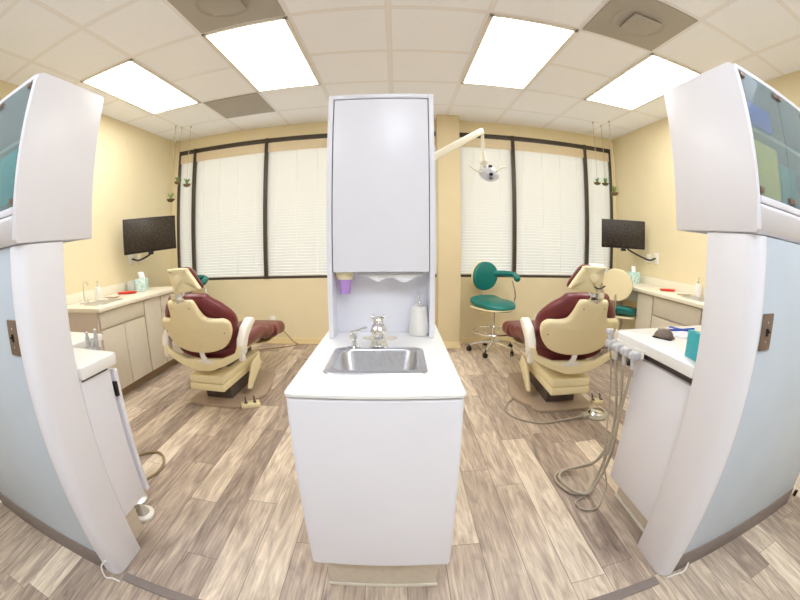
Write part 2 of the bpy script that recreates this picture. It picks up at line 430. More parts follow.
# ------------------------------------------------------------------ ceiling fixtures
G0x, G0y = -.047, 2.001
def gx(i): return G0x+.61*i
def gy(j): return G0y+.61*j
def troffer(i, j, label, lit='lit', cols=1):
    t = thing('ceiling_light', label, 'ceiling light', (gx(i)+.305, gy(j)+.61, CEIL), 0, 'recessed troffers in the suspended ceiling')
    f = MB(); z0, z1 = -.012, -.001
    f.box(-.30, .30, -.605, -.58, z0, z1, .002).box(-.30, .30, .58, .605, z0, z1, .002).box(-.30, -.275, -.605, .605, z0, z1, .002).box(.275, .30, -.605, .605, z0, z1, .002)
    f.build('light_frame', 'tbar', t)
    MB().box(-.274, .274, -.579, .579, -.006, -.001, 0).build('diffuser', lit, t)
troffer(1, 0, 'lit ceiling light just right of centre, above the aisle to the teal stool')
troffer(3, 0, 'lit ceiling light nearest the right wall, above the right dental chair')
troffer(-2, 0, 'lit ceiling light just left of centre, between two grey vents')
troffer(-4, 0, 'lit ceiling light nearest the left wall, above the left dental chair')
troffer(-3, -5, 'added unseen hallway light behind the viewpoint on the left', 'hall_fill')  # three unseen troffers added behind the camera to light the hallway side
troffer(0, -5, 'added unseen hallway light behind the viewpoint at the middle', 'hall_fill')
troffer(3, -5, 'added unseen hallway light behind the viewpoint on the right', 'hall_fill')
def vent(i, j, label, centre):
    t = thing('ceiling_vent', label, 'vent', (gx(i)+.305, gy(j)+.305, CEIL), 0, 'grey vents in the suspended ceiling')
    MB().box(-.292, .292, -.292, .292, -.008, -.001, .003).build('perforated_face', 'grey_vent', t)
    if centre:
        MB().box(-.105, .105, -.105, .105, -.028, -.018, .003).box(-.08, .08, -.08, .08, -.023, -.008, 0).build('centre_diffuser', 'grey_vent', t)
        MB().lathe([(.2, -.0085), (.195, -.0105), (.165, -.0105), (.16, -.0085)], n=32).build('throw_ring', 'grey_vent', t)
vent(2, -1, 'grey ceiling vent with a raised square centre, near the right lights', True)
vent(-2, -1, 'large grey vent at the top edge, left of centre', True)
vent(-3, 2, 'small-looking grey vent near the back windows on the left', False)

# ------------------------------------------------------------------ centre sink island
SX0, SX1 = -.285, .168
isl = thing('sink_cabinet', 'white island cabinet in the centre foreground under the steel sink', 'cabinet', (-.058, .9, 0))
def LB(mb): bmesh.ops.translate(mb.bm, vec=(.058, -.9, 0), verts=mb.bm.verts); return mb
LB(MB().box(SX0+.006, SX0+.022, .90, 1.80, .20, .794, .002).box(SX1-.022, SX1-.006, .90, 1.80, .20, .794, .002).box(SX0+.022, SX1-.022, 1.785, 1.80, .20, .794, 0).box(SX0+.022, SX1-.022, .90, 1.785, .20, .215, 0)).build('cabinet_body', 'white', isl)
LB(MB().box(SX0+.002, SX1-.002, .870, .898, .192, .8215, .012, 4)).build('front_panel', 'white', isl)
LB(MB().box(-.252, .136, .932, 1.76, .0, .20, .004)).build('toe_kick', 'kick_cream', isl)
LB(MB().box(-.256, .140, .924, .932, .0, .018, .004)).build('floor_trim', 'greige', isl)
# worktop with a hole for the bowl
bx0, bx1, by0, by1 = -.195, .070, 1.045, 1.275
wt = MB()
o_ = rrect(SX0-.002, SX1+.002, .867, 1.83, .016, 5); i_ = rrect(bx0, bx1, by0, by1, .04, 5)
vo = [wt.bm.verts.new((x, y, .83)) for x, y in o_]; vi = [wt.bm.verts.new((x, y, .83)) for x, y in i_]
n = len(vo)
for k in range(n): wt.bm.faces.new((vo[k], vo[(k+1) % n], vi[(k+1) % n], vi[k]))
for ring in (vo, vi):
    lo = [wt.bm.verts.new((v.co.x, v.co.y, .8225)) for v in ring]
    for k in range(n): wt.bm.faces.new((ring[k], ring[(k+1) % n], lo[(k+1) % n], lo[k]))
bmesh.ops.recalc_face_normals(wt.bm, faces=wt.bm.faces[:])
tag(wt.build('worktop', 'white_top'), 'white laminate worktop around the steel sink of the centre island', 'worktop')
# sink
sk = thing('sink', 'rectangular stainless steel sink set in the centre island worktop', 'sink', (-.0625, 1.155, .83))
rim = MB()
def ring(r, z): return [rim.bm.verts.new((x+.0625, y-1.155, z)) for x, y in r]
R = [ring(rrect(-.216, .088, 1.020, 1.297, .03), .0005), ring(rrect(-.214, .086, 1.022, 1.295, .03), .004), ring(rrect(-.190, .065, 1.050, 1.272, .035), .0035),
     ring(rrect(-.186, .061, 1.054, 1.268, .04), -.004), ring(rrect(-.178, .053, 1.062, 1.262, .045), -.10), ring(rrect(-.16, .035, 1.08, 1.245, .045), -.125)]
for A, B in zip(R, R[1:]):
    for k in range(len(A)): rim.bm.faces.new((A[k], A[(k+1) % len(A)], B[(k+1) % len(A)], B[k]))
rim.bm.faces.new(R[-1]); bmesh.ops.recalc_face_normals(rim.bm, faces=rim.bm.faces[:])
rim.build('sink_bowl', 'steel', sk, ang=50)
MB().lathe([(0, -.121), (.022, -.121), (.026, -.124), (.026, -.1245)]).build('drain', 'chrome', sk)
# faucet
fc = thing('faucet', 'ornate chrome faucet standing behind the centre steel sink', 'faucet', (-.065, 1.312, .83))
MB().box(-.032, .032, -.018, .018, 0, .006, .004).lathe([(.026, .006), (.028, .012), (.022, .03), (.025, .045), (.029, .06), (.024, .078), (.015, .085)]).build('base', 'chrome', fc)
MB().tube([(0, 0, .045), (0, -.03, .075), (0, -.06, .07), (0, -.075, .05)], [.021, .018, .014, .013]).build('spout', 'chrome', fc)
MB().ball((0, .004, .092), .018).tube([(-.02, 0, .107), (0, .0, .1), (.02, 0, .107)], .006).ball((-.02, 0, .108), .008).ball((.02, 0, .108), .008).build('handle', 'chrome', fc)
op = MB().lathe([(0, .004), (.95, .004), (1, .002), (1, 0)], n=40, T=Matrix.Diagonal((.066, .037, 1, 1))).build('oval_cover', 'greige')
op.location = (-.065, 1.437, .8302); tag(op, 'oval cream cover plate lying behind the chrome faucet', 'cover plate')
sp = thing('soap_pump', 'chrome built-in soap pump left of the centre faucet', 'soap pump', (-.152, 1.30, .83))
MB().lathe([(.024, 0), (.024, .004), (.01, .008), (.009, .03), (.013, .034), (.013, .05), (.008, .054), (.008, .062), (0, .064)]).build('pump_body', 'chrome', sp)
MB().tube([(0, 0, .058), (.02, .008, .062), (.04, .012, .07), (.048, .012, .069)], [.006, .004, .004]).build('spout', 'chrome', sp)
# tall cabinet
tc = thing('tall_cabinet', 'tall white cabinet with a large door standing on the centre island', 'cabinet', (-.06, 1.47, .83))
def LT(mb): bmesh.ops.translate(mb.bm, vec=(.06, -1.47, -.83), verts=mb.bm.verts); return mb
TX0, TX1, TY, TZ = -.262, .143, 1.43, 1.783
LT(MB().box(TX0, TX0+.019, TY, 1.80, .831, TZ, .002)).build('side_panel', 'white', tc)
LT(MB().box(TX1-.019, TX1, TY, 1.80, .831, TZ, .002)).build('side_panel', 'white', tc)
LT(MB().box(TX0+.019, TX1-.019, TY, 1.80, TZ-.018, TZ, .002)).build('top_panel', 'white', tc)
LT(MB().box(TX0+.019, TX1-.019, 1.535, 1.55, .831, 1.09, 0)).build('back_panel', 'white', tc)
LT(MB().box(TX0+.019, TX1-.019, TY+.02, 1.80, 1.083, TZ-.018, 0)).build('cabinet_box', 'white', tc)
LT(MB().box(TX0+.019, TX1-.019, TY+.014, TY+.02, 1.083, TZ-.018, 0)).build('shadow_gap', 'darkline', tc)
LT(MB().box(TX0+.023, TX1-.022, TY+.001, TY+.0135, 1.084, TZ-.022, .003)).build('door', 'white', tc)
for x in (-.15, .055):
    LT(MB().lathe([(.014, 0), (.013, .006), (.006, .01), (0, .011)], c=(x, 1.46, TZ))).build('screw_cap', 'white_plastic', tc)
# cup dispenser
cd = thing('cup_dispenser', 'lavender paper cups in a cream dispenser under the tall cabinet', 'cup dispenser', (-.202, 1.487, 1.083))
MB().lathe([(.036, -.002), (.036, -.02), (.030, -.027), (.029, -.03)]).build('dispenser_collar', 'cream_plastic', cd)
MB().lathe([(.028, -.026), (.028, -.034), (.025, -.036), (.0195, -.086), (0, -.086)]).build('paper_cup', 'lavender', cd)
td = thing('towel_dispenser', 'white folded paper towels hanging under the tall cabinet, right of cups', 'towel dispenser', (-.025, 1.49, 1.083))
MB().box(-.125, .125, -.035, .03, -.012, -.001, .002).build('tray', 'silver', td)
tw = MB(); xs = [(-.118, -.014), (-.09, -.018), (-.062, -.034), (-.045, -.039), (-.02, -.026), (.01, -.022), (.045, -.042), (.062, -.040), (.09, -.024), (.118, -.018)]
pp = [(x, z) for x, z in xs] + [(.118, -.013), (-.118, -.013)]
tw.prism(pp, 'y', -.03, -.024, 0); tw.prism([(x*.9+.006, z*.85) for x, z in pp[:-2]]+[(.1, -.013), (-.1, -.013)], 'y', -.015, -.009, 0)
tw.build('paper_towel', 'tissue', td)
sb = thing('soap_bottle', 'tall white soap bottle with chrome pump in the centre niche', 'soap bottle', (.0865, 1.493, .83))
MB().lathe([(0, .001), (.036, .001), (.041, .01), (.039, .045), (.031, .105), (.027, .114), (.0, .116)]).build('bottle', 'white_plastic', sb)
MB().lathe([(.013, .115), (.013, .13), (.006, .132), (.005, .158), (.008, .160), (.008, .170), (0, .171)]).tube([(0, 0, .165), (-.004, -.02, .165), (-.006, -.028, .159)], [.004, .003]).build('pump', 'chrome', sb)

# ------------------------------------------------------------------ exam lamp (hangs from the back of the tall cabinet)
el = thing('exam_lamp', 'cream dental exam lamp on an arm reaching right behind the tall cabinet', 'lamp', (.09, 1.85, 1.60))
def LE(mb): bmesh.ops.translate(mb.bm, vec=(-.09, -1.85, -1.60), verts=mb.bm.verts); return mb
LE(MB().box(.04, .12, 1.801, 1.83, 1.40, 1.64, .006).cyl((.085, 1.85, 1.45), (.085, 1.85, 1.58), .022)).build('wall_bracket', 'lamp_cream', el)
A, B = Vector((.085, 1.85, 1.554)), Vector((.508, 2.2, 1.868))
d = (B-A).normalized(); sd = d.cross(Vector((0, 0, 1))).normalized(); u = sd.cross(d)
arm = MB(); Tm = Matrix((( sd.x, d.x, u.x, A.x), (sd.y, d.y, u.y, A.y), (sd.z, d.z, u.z, A.z), (0, 0, 0, 1)))
arm.box(-.012, .012, 0, (B-A).length, -.019, .019, .006, 3, T=Tm); LE(arm).build('arm', 'lamp_cream', el)
LE(MB().cyl((.508, 2.2, 1.872), (.504, 2.2, 1.70), .010).lathe([(.012, .03), (.02, 0), (.028, -.03), (.02, -.045), (0, -.046)], c=(.508, 2.2, 1.70))).build('drop_post', 'lamp_cream', el)
LE(MB().tube([(.505, 2.2, 1.665), (.49, 2.19, 1.64), (.515, 2.18, 1.61)], .007)).build('swivel', 'lamp_cream', el)
LE(MB().tube([(.42, 2.17, 1.64), (.455, 2.17, 1.612), (.49, 2.17, 1.600)], .006)).build('handle', 'lamp_cream', el)
LE(MB().tube([(.578, 2.17, 1.610), (.605, 2.17, 1.635), (.635, 2.17, 1.642)], .006)).build('handle', 'lamp_cream', el)
LE(MB().lathe([(.0, .035), (.02, .03), (.055, .008), (.062, 0), (.058, .002), (.02, .022), (0, .026)], n=32, T=Matrix.Translation((.536, 2.185, 1.60)) @ Matrix.Rotation(math.radians(60), 4, 'X'))).build('reflector', 'silver', el)
LE(MB().box(.526, .546, 2.14, 2.165, 1.630, 1.644, .003)).build('top_clip', 'black', el)
LE(MB().cyl((.536, 2.12, 1.585), (.536, 2.15, 1.59), .009)).build('bulb_cap', 'black', el)
LE(MB().box(.526, .546, 2.13, 2.15, 1.562, 1.567, .001)).build('lower_clip', 'black', el)
del A, B

# ------------------------------------------------------------------ divider units
def divider(side):
    R_ = side > 0
    x0 = 1.0 if R_ else -1.095            # aisle-side face of the gable
    s = 1 if R_ else -1
    xe = x0+s*1.03
    y0 = .695 if R_ else .680
    nm = 'right' if R_ else 'left'
    t = thing('divider_cabinet', 'pale blue divider with white end panel at the %s, carrying a brown switch plate' % nm, 'divider', (x0+s*.5, y0+.12, 0))
    def LD(mb): bmesh.ops.translate(mb.bm, vec=(-(x0+s*.5), -(y0+.12), 0), verts=mb.bm.verts); return mb
    zt = 1.272 if R_ else 1.262; gd = .235 if R_ else .21
    # gable with rounded front corner
    nw = .064 if R_ else .075
    gp = [(x0, y0+gd), (x0, y0+.05), (x0+s*.006, y0+.028), (x0+s*.02, y0+.01), (x0+s*.04, y0), (x0+s*nw, y0), (x0+s*nw, y0+gd)]
    LD(MB().prism(gp, 'z', .001, zt, .003)).build('end_panel', 'white', t)
    LD(MB().box(x0+s*nw, xe, y0+.012, y0+.19, .10, zt, .002)).build('blue_panel', 'blue', t)
    LD(MB().box(x0+s*(nw-.0005), x0+s*(nw+.0035), y0+.002, y0+.014, .10, zt, .001)).build('edge_strip', 'white_plastic', t)
    LD(MB().box(x0+s*nw, xe, y0+.006, y0+.20, .0, .102, .002)).build('kick_board', 'kick', t)
    # upper cabinet
    u = thing('wall_cabinet', 'white overhead cabinet with frosted glass doors on top of the %s divider' % nm, 'cabinet', (x0+s*.5, y0+.2, zt+.004))
    def LU(mb): bmesh.ops.translate(mb.bm, vec=(-(x0+s*.5), -(y0+.2), -zt-.004), verts=mb.bm.verts); return mb
    f0, f1, zb, zu = y0-(.010 if R_ else .025), y0+(.405 if R_ else .365), zt+.005, 1.812
    prof = [(f0+.012, zb), (f1, zb), (f1, zu-.01), (f1-.012, zu), (f0+.03, zu), (f0+.012, zu-.008), (f0+.002, zu-.03), (f0, zb+.2), (f0, zb+.012)]
    LU(MB().prism(prof, 'x', x0-s*.004, x0+s*.018, .003)).build('end_panel', 'white', u)
    LU(MB().prism(prof, 'x', xe-s*.018, xe, .003)).build('end_panel', 'white', u)
    LU(MB().box(x0+s*.018, xe-s*.018, f0+.012, f1, zu-.018, zu, .003)).build('top_panel', 'white', u)
    LU(MB().box(x0+s*.018, xe-s*.018, f1-.012, f1, zb, zu-.018, 0)).build('back_panel', 'white', u)
    LU(MB().box(x0+s*.018, xe-s*.018, f0+.02, f1-.012, zb+.10, zb+.116, .002)).build('bottom_shelf', 'white', u)
    LU(MB().box(x0+s*.018, xe-s*.018, f0+.03, f1-.012, zb+.32, zb+.335, .002)).build('middle_shelf', 'inner', u)
    LU(MB().prism([(f0+.012, zb+.02), (f0+.03, zb), (f0+.06, zb), (f0+.06, zb+.085), (f0-.002, zb+.085), (f0-.006, zb+.075)], 'x', x0+s*.018, xe-s*.018, .004, 3)).build('light_rail', 'white', u)
    LU(MB().box(x0+s*.018, xe-s*.018, f0-.004, f0+.045, zb+.088, zb+.11, .004)).build('door_ledge', 'white', u)
    w = (1.03-.036)/4
    for k in range(4):
        a = x0+s*(.019+w*k+.0015); b = x0+s*(.019+w*(k+1)-.0015)
        dr = LU(MB().box(a, b, f0+.006, f0+.011, zb+.113, zu-.022, .001)).build('glass_door', 'frost', u)
        for hx, q in ((a, s), (b, -s)):
          for z in (zb+.128, zu-.04):
            LU(MB().box(hx+q*.002, hx+q*.026, f0-.002, f0+.018, z-.009, z+.009, .002)).build('hinge_clip', 'taupe_plate', dr)
    return t, x0, s, f0, f1, zb, zu, nm
dR = divider(1); dL = divider(-1)
# supplies behind the glass
def supply(x, y, z, w, d_, h, m, label, grp='supplies behind the frosted glass'):
    o = MB().box(-w/2, w/2, -d_/2, d_/2, 0, h, .006).build('supply_box', m); o.location = (x, y, z); tag(o, label, 'box')
zb = dR[5]
supply(1.115, .76, zb+.1165, .16, .12, .17, 'colB', 'pale yellow box on the lower glass cabinet shelf, nearest right divider end')
supply(1.275, .76, zb+.1165, .13, .12, .13, 'colC', 'teal box on the lower shelf of the right glass cabinet')
supply(1.115, .76, zb+.3355, .15, .12, .08, 'colA', 'blue box on the upper shelf of the right glass cabinet')
supply(-1.20, .735, zb+.1165, .14, .14, .17, 'colC', 'tall teal box on lower shelf of the left glass cabinet, nearest its end panel')
supply(-1.37, .735, zb+.1165, .14, .14, .15, 'tealbox', 'light teal box on lower shelf of the left glass cabinet')
def switch(x, y, z, label):
    t = thing('switch_plate', label, 'switch', (x, y, z), 0, 'brown switch plates on the dividers')
    MB().box(-.038, .038, -.006, 0, -.058, .058, .003).build('cover_plate', 'taupe_plate', t)
    MB().box(-.006, .006, -.012, -.006, -.012, .012, .001).box(-.005, .005, -.02, -.01, .0, .006, .001).build('toggle', 'black', t)
    for q in (-.03, .03): MB().lathe([(.0035, 0), (.003, .0015), (0, .002)], T=Matrix.Translation((0, -.006, q)) @ Matrix.Rotation(PI/2, 4, 'X'), n=10).build('screw', 'steel', t)
switch(1.127, dR[3]+.010+.012, .985, 'brown metal switch plate on the right blue divider')
switch(-1.222, dL[3]+.025+.012, .978, 'brown metal switch plate on the left blue divider')
# cables by the divider feet
c_ = MB().tube([(-1.118, .672, .10), (-1.155, .655, .06), (-1.15, .64, .012), (-1.12, .655, .006), (-1.08, .655, .005)], .004).build('floor_cable', 'white_plastic'); tag(c_, 'thin white cable curling out at the foot of the left divider', 'cable')
c_ = MB().tube([(1.14, .69, .04), (1.12, .675, .008), (1.08, .68, .005), (1.03, .685, .005)], .004).build('floor_cable', 'white_plastic'); tag(c_, 'thin white cable lying at the foot of the right divider end', 'cable')
for sx, lab in ((2.06, 'cable with black plug hanging at the far end of the right divider'), (-2.16, 'cable with black plug hanging at the far end of the left divider')):
    t = thing('power_cable', lab, 'cable', (sx, .70, 0))
    MB().tube([(0, 0, .18), (.005, -.01, .1), (0, -.02, .03), (.02, -.01, .005), (.06, 0, .005)], .005).build('cord', 'white_plastic', t)
    MB().box(-.012, .012, -.028, -.005, .05, .085, .003).build('plug', 'black', t)

# ------------------------------------------------------------------ side work stations behind the dividers
ws = thing('work_station', 'white cabinet behind the right divider under the worktop with the mouse', 'cabinet', (1.3, 1.2, 0))
def LW(mb): bmesh.ops.translate(mb.bm, vec=(-1.3, -1.2, 0), verts=mb.bm.verts); return mb
LW(MB().box(1.045, 1.62, .935, 1.345, .125, .775, .002)).build('cabinet_body', 'darkline', ws)  # body coloured dark to stand for the shade under the worktop
LW(MB().box(1.022, 1.045, .935, 1.345, .125, .742, .004)).build('side_panel', 'white', ws)
LW(MB().box(1.085, 1.6, .935, 1.32, 0, .125, .002)).build('toe_kick', 'kick_cream', ws)
LW(MB().box(1.077, 1.085, .935, 1.32, 0, .02, .002)).build('floor_trim', 'white_plastic', ws)
LW(MB().box(1.04, 1.09, 1.348, 1.42, .55, .62, .008)).build('cup_bracket', 'white_plastic', ws)
o = MB().prism([(1.0, .935), (1.64, .935), (1.64, 1.52), (1.03, 1.52), (1.0, 1.49)], 'z', .777, .82, .004).build('worktop', 'white_top')
tag(o, 'white worktop behind the right divider holding mouse and teal box', 'worktop')
ms = thing('computer_mouse', 'taupe computer mouse on the worktop behind the right divider', 'mouse', (1.165, 1.325, .8205), .5)
MB().lathe([(1, .004), (.97, .014), (.86, .025), (.62, .036), (.3, .042), (0, .044)], T=Matrix.Diagonal((.034, .052, 1, 1))).build('shell', 'mouse', ms)
MB().box(-.0035, .0035, .018, .034, .03, .039, .002).build('wheel', 'black', ms)
MB().box(-.033, .033, -.05, .05, 0, .007, .003).build('base', 'black', ms)
tb = MB().box(-.015, .015, -.06, .06, 0, .10, .002).build('glove_box', 'tealbox'); tb.location = (1.072, 1.0, .8205)
tb.rotation_euler = (0, 0, -.12); tag(tb, 'upright teal carton on the right worktop against the divider', 'box')
pn = thing('instrument_set', 'blue and white plastic instruments lying on the right worktop', 'instruments', (1.36, 1.40, .8205), .3)
MB().tube([(-.10, .05, .012), (0, .02, .008), (.10, -.02, .010)], .005).build('blue_handle', 'blueplastic', pn)
MB().tube([(-.02, .075, .014), (.02, .0, .008), (.05, -.05, .008)], .004).build('blue_clip', 'blueplastic', pn)
MB().box(-.12, .1, -.08, .04, 0, .003, .001).build('paper_sheet', 'paper', pn)
MB().lathe([(.018, 0), (.018, .012), (.008, .02), (0, .022)], c=(.07, -.12, .0)).build('dark_cap', 'black', pn)

# left station
ws = thing('work_station', 'white cabinet with an ajar door behind the left divider', 'cabinet', (-1.4, 1.0, 0))
def LV(mb): bmesh.ops.translate(mb.bm, vec=(1.4, -1.0, 0), verts=mb.bm.verts); return mb
LV(MB().box(-1.70, -1.095, .892, 1.075, .19, .785, .003)).build('cabinet_body', 'white', ws)
LV(MB().box(-1.66, -1.15, .93, 1.02, 0, .19, .003)).build('toe_kick', 'kick_cream', ws)
dr = LV(MB().box(-1.60, -1.088, 1.092, 1.118, .20, .765, .006, 3)).build('door', 'white', ws)
LV(MB().box(-1.11, -1.084, 1.080, 1.096, .66, .72, .002)).build('latch', 'black', dr)
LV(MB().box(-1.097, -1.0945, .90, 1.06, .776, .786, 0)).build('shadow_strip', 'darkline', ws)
o = MB().prism([(-1.75, .892), (-1.085, .892), (-1.078, .90), (-1.078, 1.10), (-1.09, 1.122), (-1.75, 1.122)], 'z', .787, .832, .005).build('worktop', 'white_top')
tag(o, 'small white worktop at the edge of the left divider', 'worktop')
ws = thing('side_cabinet', 'low white cabinet between left divider and wall counter, behind the small worktop', 'cabinet', (-1.75, 1.34, 0))
MB().box(-.28, .28, -.19, .07, .08, .785, .003).build('cabinet_body', 'white', ws)
MB().box(-.25, .25, -.17, .05, 0, .08, 0).build('toe_kick', 'kick_brown', ws)
MB().box(-.30, .29, -.2, .08, .787, .82, .004).build('top', 'white_top', ws)
fs = thing('suction_holder', 'chrome suction handpieces in a holder behind the left worktop', 'handpiece holder', (-1.33, 1.215, .0))
MB().cyl((0, 0, 0), (0, 0, .80), .012).lathe([(.07, 0), (.07, .01), (.02, .02), (.012, .03)]).box(-.05, .04, -.02, .02, .795, .812, .004).build('stand', 'steel', fs)
for k, (x, h) in enumerate(((-.035, .065), (.0, .04), (.03, .08))):
    MB().lathe([(.011, .812), (.012, .812+h*.6), (.007, .812+h*.8), (.009, .812+h), (0, .812+h+.003)], c=(x, 0, 0), n=14).build('handpiece', 'steel', fs)

# handpiece holder on the right worktop
hh = thing('handpiece_holder', 'white rail of handpiece holders at the near corner of the right worktop', 'handpiece holder', (.985, 1.38, .76))
T_ = lambda a: Matrix.Rotation(a, 4, 'Z')
MB().box(.005, .014, -.13, .10, -.005, .03, .003).build('rail', 'white_plastic', hh)
for k in range(4):
    y = .115-.07*k
    MB().box(-.034, .006, y-.023, y+.023, -.014, .022, .009, 3).build('holder_block', 'silver', hh)
hose_pts = [
 [(.968, 1.495, .79), (.972, 1.48, .70), (.985, 1.46, .55), (.99, 1.43, .35), (1.0, 1.40, .18), (1.035, 1.37, .06), (1.01, 1.33, .012), (.93, 1.25, .008), (.86, 1.27, .008), (.85, 1.33, .008), (.92, 1.37, .01), (.99, 1.40, .05)],
 [(.968, 1.425, .765), (.972, 1.42, .66), (1.0, 1.41, .50), (1.01, 1.40, .32), (1.01, 1.42, .14), (.98, 1.42, .03), (.91, 1.38, .011), (.84, 1.44, .011), (.82, 1.56, .011), (.88, 1.62, .011), (.97, 1.60, .03), (1.02, 1.52, .10), (1.05, 1.46, .25)],
 [(.968, 1.355, .765), (.972, 1.36, .66), (1.01, 1.385, .50), (1.02, 1.385, .32), (1.02, 1.40, .14), (.985, 1.40, .04), (.92, 1.36, .026), (.86, 1.42, .026), (.835, 1.54, .026), (.89, 1.60, .026), (.96, 1.58, .05), (1.03, 1.51, .12), (1.05, 1.45, .26)],
 [(.968, 1.285, .765), (.972, 1.30, .66), (1.0, 1.36, .45), (1.035, 1.40, .25), (1.06, 1.45, .12)]]
labs = ['thin-hosed handpiece furthest along the right holder rail', 'second handpiece from the chair end of the right holder rail',
        'third handpiece from the chair end of the right holder rail', 'handpiece nearest the right divider on the holder rail']
for k, pts in enumerate(hose_pts):
    x, y, z = pts[0]
    h = thing('handpiece', labs[k], 'handpiece', (x, y, z), 0, 'handpieces on the right holder rail')
    zt_ = .0 if k else .03
    MB().cyl((0, 0, -.06), (-.004, .004, zt_), .008, .012, n=14).box(-.026, .012, -.012, .016, zt_-.012, zt_+.012, .006, 3).build('grip', 'silver', h)
    MB().tube([(p[0]-x, p[1]-y, p[2]-z) for p in [(pts[0][0], pts[0][1], pts[0][2]-.05)]+pts[1:]], .0045 if k == 0 else .0075, n=8).build('hose', 'hose', h)

# ------------------------------------------------------------------ wall counters
def wall_counter(side):
    R_ = side > 0
    xw = XR if R_ else XL
    xf = 2.42 if R_ else -2.30
    s = 1 if R_ else -1           # wall direction
    ya, yb = (1.95, 4.20) if R_ else (2.215, 3.60)
    yc = 3.27 if R_ else 3.58
    nm = 'right' if R_ else 'left'
    z = .806
    cy = (ya+yb)/2; cx = (xf+xw)/2
    tp = MB().box(xf-s*.035, xw-s*.002, ya-.02, yb, z-.036, z, .006, 3).box(xw-s*.02, xw-s*.002, ya-.02, yb, z, z+.085, .003).build('wall_counter', 'counter')
    tag(tp, 'long cream counter top with upstand along the %s wall' % nm, 'counter')
    t = thing('base_cabinet', 'greige base cabinet with doors and drawers along the %s wall' % nm, 'cabinet', (cx, cy, 0))
    def LC(mb): bmesh.ops.translate(mb.bm, vec=(-cx, -cy, 0), verts=mb.bm.verts); return mb
    LC(MB().box(xf+s*.02, xw-s*.002, ya, yc, .085, z-.037, 0)).build('cabinet_body', 'greige_shade', t)
    LC(MB().box(xf+s*.075, xw-s*.01, ya+.02, yc-.02, 0, .085, 0)).build('toe_kick', 'kick_brown', t)
    def panel(a, b, c, d, kind):
        return LC(MB().box(xf, xf+s*.018, a+.003, b-.003, c+.003, d-.003, .002)).build(kind, 'greige', t)
    zt = z-.042
    if R_:
        ys = [1.95, 2.27, 3.0, 3.27]
        panel(2.27, 2.985, .585, zt, 'drawer'); panel(2.27, 2.62, .09, .578, 'door'); panel(2.62, 2.985, .09, .578, 'door')
        panel(2.995, 3.27, .09, zt, 'tall_door'); panel(1.95, 2.26, .09, zt, 'tall_door')
        LC(MB().box(xf+.05, xf+.07, 3.3, 4.2, z-.16, z-.037, 0)).build('apron', 'greige_shade', t)
        LC(MB().box(xw-.35, xw-.01, 4.14, 4.2, 0, z-.037, 0)).build('end_support', 'greige', t)
    else:
        panel(2.235, 2.88, .63, zt, 'drawer'); panel(2.235, 2.555, .09, .622, 'door'); panel(2.555, 2.88, .09, .622, 'door')
        panel(2.89, 3.17, .09, zt, 'tall_door')
        for c, d_ in ((.09, .36), (.36, .60), (.60, zt)): panel(3.18, 3.58, c, d_, 'drawer')
    return t
wall_counter(1); wall_counter(-1)
def counter_sink(x, y, nm):
    t = thing('counter_sink', 'small steel sink sunk in the %s wall counter' % nm, 'sink', (x, y, .807), 0)
    a = MB(); RR = []
    for (k, z) in ((1, .0), (.985, .004), (.88, .004), (.86, .0), (.85, -.0), (.5, .001)):
        RR.append([a.bm.verts.new((p[0], p[1], z)) for p in rrect(-.125*k, .125*k, -.19*k, .19*k, .05*k)])
    for A_, B_ in zip(RR, RR[1:]):
        for q in range(len(A_)): a.bm.faces.new((A_[q], A_[(q+1) % len(A_)], B_[(q+1) % len(A_)], B_[q]))
    a.bm.faces.new(RR[-1]); bmesh.ops.recalc_face_normals(a.bm, faces=a.bm.faces[:])
    a.build('sink_bowl', 'steel', t)
    return t
counter_sink(-2.52, 2.52, 'left'); counter_sink(2.62, 2.48, 'right')
fa = thing('gooseneck_faucet', 'chrome gooseneck faucet at the left wall counter sink', 'faucet', (-2.70, 2.43, .806))
MB().box(-.02, .02, -.06, .06, 0, .01, .004).lathe([(.014, .01), (.012, .02)]).build('base', 'chrome', fa)
MB().tube([(0, 0, .01), (0, 0, .13), (.005, 0, .17), (.035, 0, .19), (.065, 0, .175), (.075, 0, .15)], .007).build('spout', 'chrome', fa)
MB().tube([(0, -.05, .01), (0, -.055, .04), (-.01, -.075, .05)], .006).build('handle', 'chrome', fa)
MB().tube([(0, .05, .01), (0, .055, .04), (-.01, .075, .05)], .006).build('handle', 'chrome', fa)
def soap(x, y, label, s=1):
    t = thing('soap_bottle', label, 'soap bottle', (x, y, .807))
    MB().lathe([(0, .0), (.03*s, .0), (.034*s, .01), (.034*s, .10), (.028*s, .12), (0, .122)]).build('bottle', 'white_plastic', t)
    MB().lathe([(.012, .12), (.012, .133), (.005, .136), (.005, .165), (.009, .167), (.009, .175), (0, .176)]).tube([(0, 0, .17), (.03, -.01, .168)], .004, smooth=False).build('pump', 'chrome', t)
soap(-2.70, 2.63, 'white soap pump bottle beside the left wall counter faucet')
soap(2.755, 2.66, 'white soap pump bottle on the right wall counter')
def saucer(name, x, y, m, label, cat, rx=.12, ry=.06, h=.012, rz=0):
    o = MB().lathe([(0, .002), (.8, .002), (1, h), (.98, h+.002), (.78, .006), (0, .006)], n=32, T=Matrix.Rotation(rz, 4, 'Z') @ Matrix.Diagonal((rx, ry, 1, 1))).build(name, m)
    o.location = (x, y, .807); tag(o, label, cat)
saucer('red_tray', -2.66, 3.05, 'red', 'flat red dish on the left wall counter', 'dish', .13, .065, .014, .2)
saucer('red_tray', 2.65, 3.03, 'red', 'flat red dish on the right wall counter', 'dish', .10, .06, .014, -.3)
saucer('cream_tray', -2.66, 2.80, 'greige', 'shallow cream tray between sink and red dish, left wall counter', 'tray', .11, .05)
saucer('cream_tray', 2.65, 2.76, 'greige', 'shallow cream tray beside the soap bottle, right wall counter', 'tray', .11, .05)
